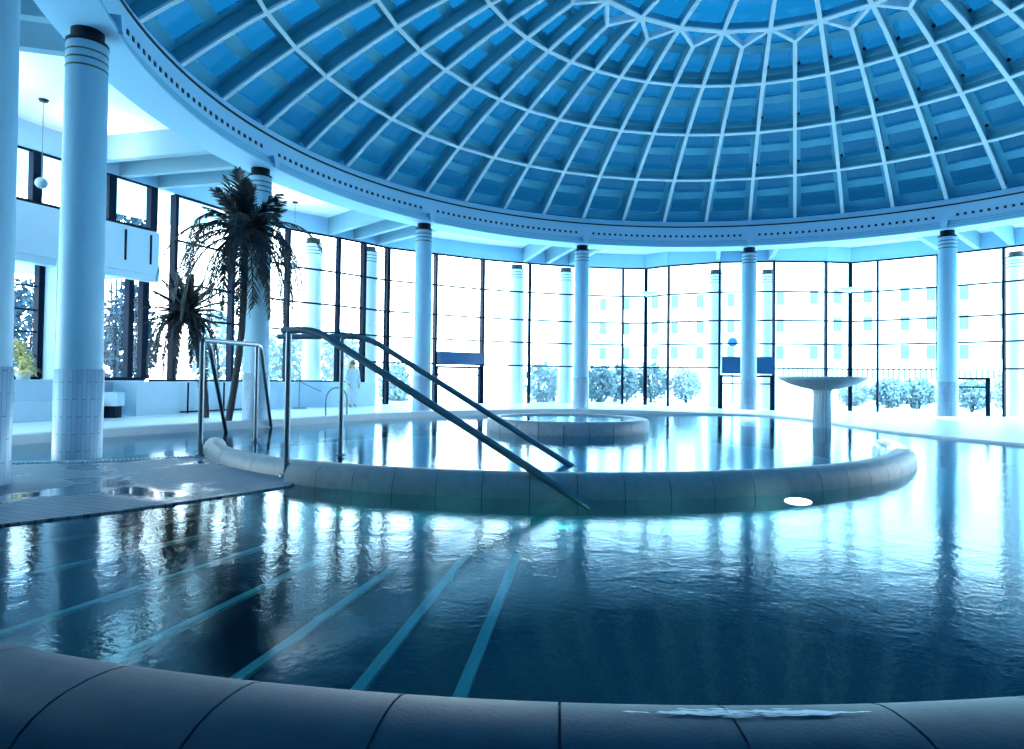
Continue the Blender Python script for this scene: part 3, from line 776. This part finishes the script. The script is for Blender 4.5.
for z, a_, b_ in ((.22, .27, .21),): pass
rings = [(.16, .25, .20), (.5, .24, .18), (.9, .21, .155), (1.02, .18, .14), (1.2, .21, .15), (1.36, .22, .14), (1.43, .12, .10)]; vs_ = []
for z, a_, b_ in rings:
    for i in range(24):
        th = 2 * PI * i / 24; k_ = 1 + .05 * math.sin(6 * th) * (1 if z < .9 else .2); vs_.append(local(a_ * k_ * math.cos(th), b_ * k_ * math.sin(th), z))
mb.add(vs_, [(k * 24 + i, k * 24 + (i + 1) % 24, (k + 1) * 24 + (i + 1) % 24, (k + 1) * 24 + i) for k in range(len(rings) - 1) for i in range(24)], True)
for s in (-1, 1): mb.tube([local(s * .18, 0, 1.38), local(s * .235, -.02, 1.08), local(s * .205, .11, .88)], [.085, .075, .08], 12)
mb.build('bathrobe', ROBE, t)
mb = MB(); mb.lathe([(0, 0)], n=3) if False else None
vs_ = []
for z, a_, b_, y in ((1.30, .10, .04, -.09), (1.42, .11, .06, -.07), (1.55, .105, .08, -.02), (1.66, .10, .09, .0), (1.73, .06, .06, .02), (1.745, .01, .01, .02)):
    for i in range(16): th = 2 * PI * i / 16; vs_.append(local(a_ * math.cos(th), y + b_ * math.sin(th), z))
mb.add(vs_, [(k * 16 + i, k * 16 + (i + 1) % 16, (k + 1) * 16 + (i + 1) % 16, (k + 1) * 16 + i) for k in range(5) for i in range(16)], True); mb.build('hair', HAIR, t)

bod = bo
def facepart(name, mat, balls):
    m_ = MB()
    for (x, y, z), r_, sc__ in balls: m_.ball(local(x, y, z), r_, 10, 6, sc__)
    m_.build(name, mat, t)
facepart('nose', SKIN, [((0, .105, 1.565), .016, (1, 1, 1.6))])
facepart('eyes', BLACK, [((-.032, .092, 1.59), .010, (1, 1, .7)), ((.032, .092, 1.59), .010, (1, 1, .7))])
facepart('mouth', HAIR, [((0, .098, 1.525), .016, (1, 1, .35))])
facepart('ears', SKIN, [((-.085, .02, 1.575), .022, (.6, 1, 1.5)), ((.085, .02, 1.575), .022, (.6, 1, 1.5))])

# ------------------------------------------------------------------ outdoors
mb = MB(); mb.quad((-160, -60, -.05), (160, -60, -.05), (160, 160, -.05), (-160, 160, -.05))
g_ = struct(mb.build('ground', SNOW)); g_.location.z = -.55
mb = MB()
t = thing('building', 'long pale building with rows of windows outside beyond the glass', 'building', (10, 52, -.6))
mb = MB(); mb.box((8, 60, 7), (70, 10, 15.2)); mb.build('wall', WALLO, t)
mb = MB(); mb.box((8, 54.6, 3.0), (70, .8, .5)); mb.build('cornice', WALLO, t)
for zi, z in enumerate((4.3, 7.0, 9.7)):
    for i in range(22):
        x = -22 + i * 2.6 + (.5 if i % 3 == 0 else 0)
        if (i * 7 + zi * 3) % 11 == 0: continue
        mb = MB(); mb.box((x, 54.97, z), (.72, .12, 1.3)); wo_ = mb.build('window', WINO, t)
        mb = MB(); mb.box((x, 54.9, z + .95), (.95, .25, .12)); mb.build('lintel', WALLO, wo_)
t = thing('balustrade', 'pale terrace balustrade in front of the outdoor building', 'balustrade', (12, 45, 0))
mb = MB(); mb.box((14, 45, 2.55), (34, .25, .14)); mb.build('top_rail', WALLO, t)
mb = MB(); mb.box((14, 45, .6), (34, .3, 2.2)); mb.build('base_wall', WALLO, t)
mb = MB()
for i in range(90): mb.box((-2.6 + i * .375, 45, 2.1), (.12, .12, .9))
bl = mb.build('balusters', WINO, t); bl['kind'] = 'stuff'
t = thing('round_sign', 'round blue sign on a post seen through the far glazing', 'sign', (-2.6, 24, -.5))
c = px(732.5, 342, 36)
mb = MB(); mb.ball(c, .27, 20, 10, (1, .4, 1)); mb.build('disc', PANEL, t)
mb = MB(); mb.tube([(c.x, c.y, -.5), (c.x, c.y, c.z - .2)], .05, 8); mb.build('post', BEAMM, t)
def bush(name, label, c, size, mat, n, cat='shrub', group='shrubs outside the glass', leaf=.14):
    t = thing(name, label, cat, (c[0], c[1], -.55), group); mb = MB()
    for i in range(n):
        th = random.uniform(0, 2 * PI); ph = math.acos(random.uniform(-1, 1)); rr_ = random.uniform(.55, 1.0) * (1 + .12 * math.sin(5 * th) * math.sin(3 * ph))
        o = Vector((c[0] + size[0] * rr_ * math.sin(ph) * math.cos(th), c[1] + size[1] * rr_ * math.sin(ph) * math.sin(th), c[2] + size[2] * rr_ * math.cos(ph)))
        if o.z < -.5: continue
        u = Vector((random.gauss(0, 1), random.gauss(0, 1), random.gauss(0, 1))).normalized(); v = u.orthogonal().normalized(); l = leaf * random.uniform(.6, 1.4)
        mb.add([o - u * l, o + v * l * .5, o + u * l, o - v * l * .5], [(0, 1, 2, 3)])
    mb.build('foliage', mat, t)
    mb = MB()
    for k in range(3): mb.tube([(c[0], c[1], -.55), (c[0] + random.uniform(-.3, .3) * size[0], c[1] + random.uniform(-.3, .3) * size[1], c[2] + .3 * size[2])], [.06, .02], 6)
    mb.build('stem', TRUNK, t)
B = [(543, 384, 33, 1.0, 1.1, LEAFP, 'pale shrub outside, seen left of the whirlpool column'),
     (600, 384, 34, .9, 1.0, LEAFB, 'blue-green shrub outside, just right of the whirlpool column'), (622, 383, 35.4, .9, 1.1, LEAFB, 'blue-green shrub outside, between the whirlpool column and the dish lamp'),
     (652, 382, 36, 1.0, 1.1, LEAFB, 'blue-green shrub outside below the left dish lamp'), (686, 384, 36, .85, .9, LEAFP, 'pale shrub outside, left of the far doorway'),
     (890, 393, 34, 1.0, .8, LEAFB, 'low blue-green hedge shrub outside, right of the fountain'), (918, 393, 34, .9, .8, LEAFB, 'low blue-green hedge shrub outside, left of the right column'),
     (972, 394, 33, 1.0, .8, LEAFB, 'low blue-green hedge shrub outside, right of the right column'), (855, 394, 36, .9, .7, LEAFP, 'low pale hedge shrub outside, behind the fountain'), (1012, 390, 33, .9, 1.1, LEAFP, 'pale shrub outside at the right edge'),
     (395, 385, 32, .8, 1.2, LEAFP, 'pale shrub outside, left of the blue-panelled door'), (297, 362, 30, 1.0, 1.5, LEAFP, 'pale tall shrub outside, right of the tall palm'), (340, 360, 31, 1.0, 1.6, LEAFP, 'pale tall shrub outside, behind the handrail post'),
     (262, 362, 29, 1.0, 1.5, LEAFP, 'pale tall shrub outside, behind the column by the palm'), (215, 345, 28, 1.1, 1.6, LEAFP, 'pale tall shrub outside, behind the palm trunk')]
for x, y, d, a_, h, m_, lab in B:
    c = px(x, y, d); bush('shrub', lab, (c.x, c.y, max(c.z, .3)), (a_, a_, h), m_, 900)
c = px(128, 330, 25); bush('tree', 'dark leafy tree outside the window under the gallery', (c.x, c.y, 2.6), (1.0, 1.0, 2.2), LEAFD, 1500, 'tree', None)
c = px(28, 320, 26); bush('tree', 'leafy tree outside the barred window at the left edge', (c.x, c.y, 2.9), (1.2, 1.2, 2.2), LEAFD, 1500, 'tree', None)
c = px(120, 213, 27); bush('tree', 'dark treetop outside the gallery window strip', (c.x, c.y, c.z - .3), (1.3, 1.3, 1.6), LEAFD, 1500, 'tree', None)
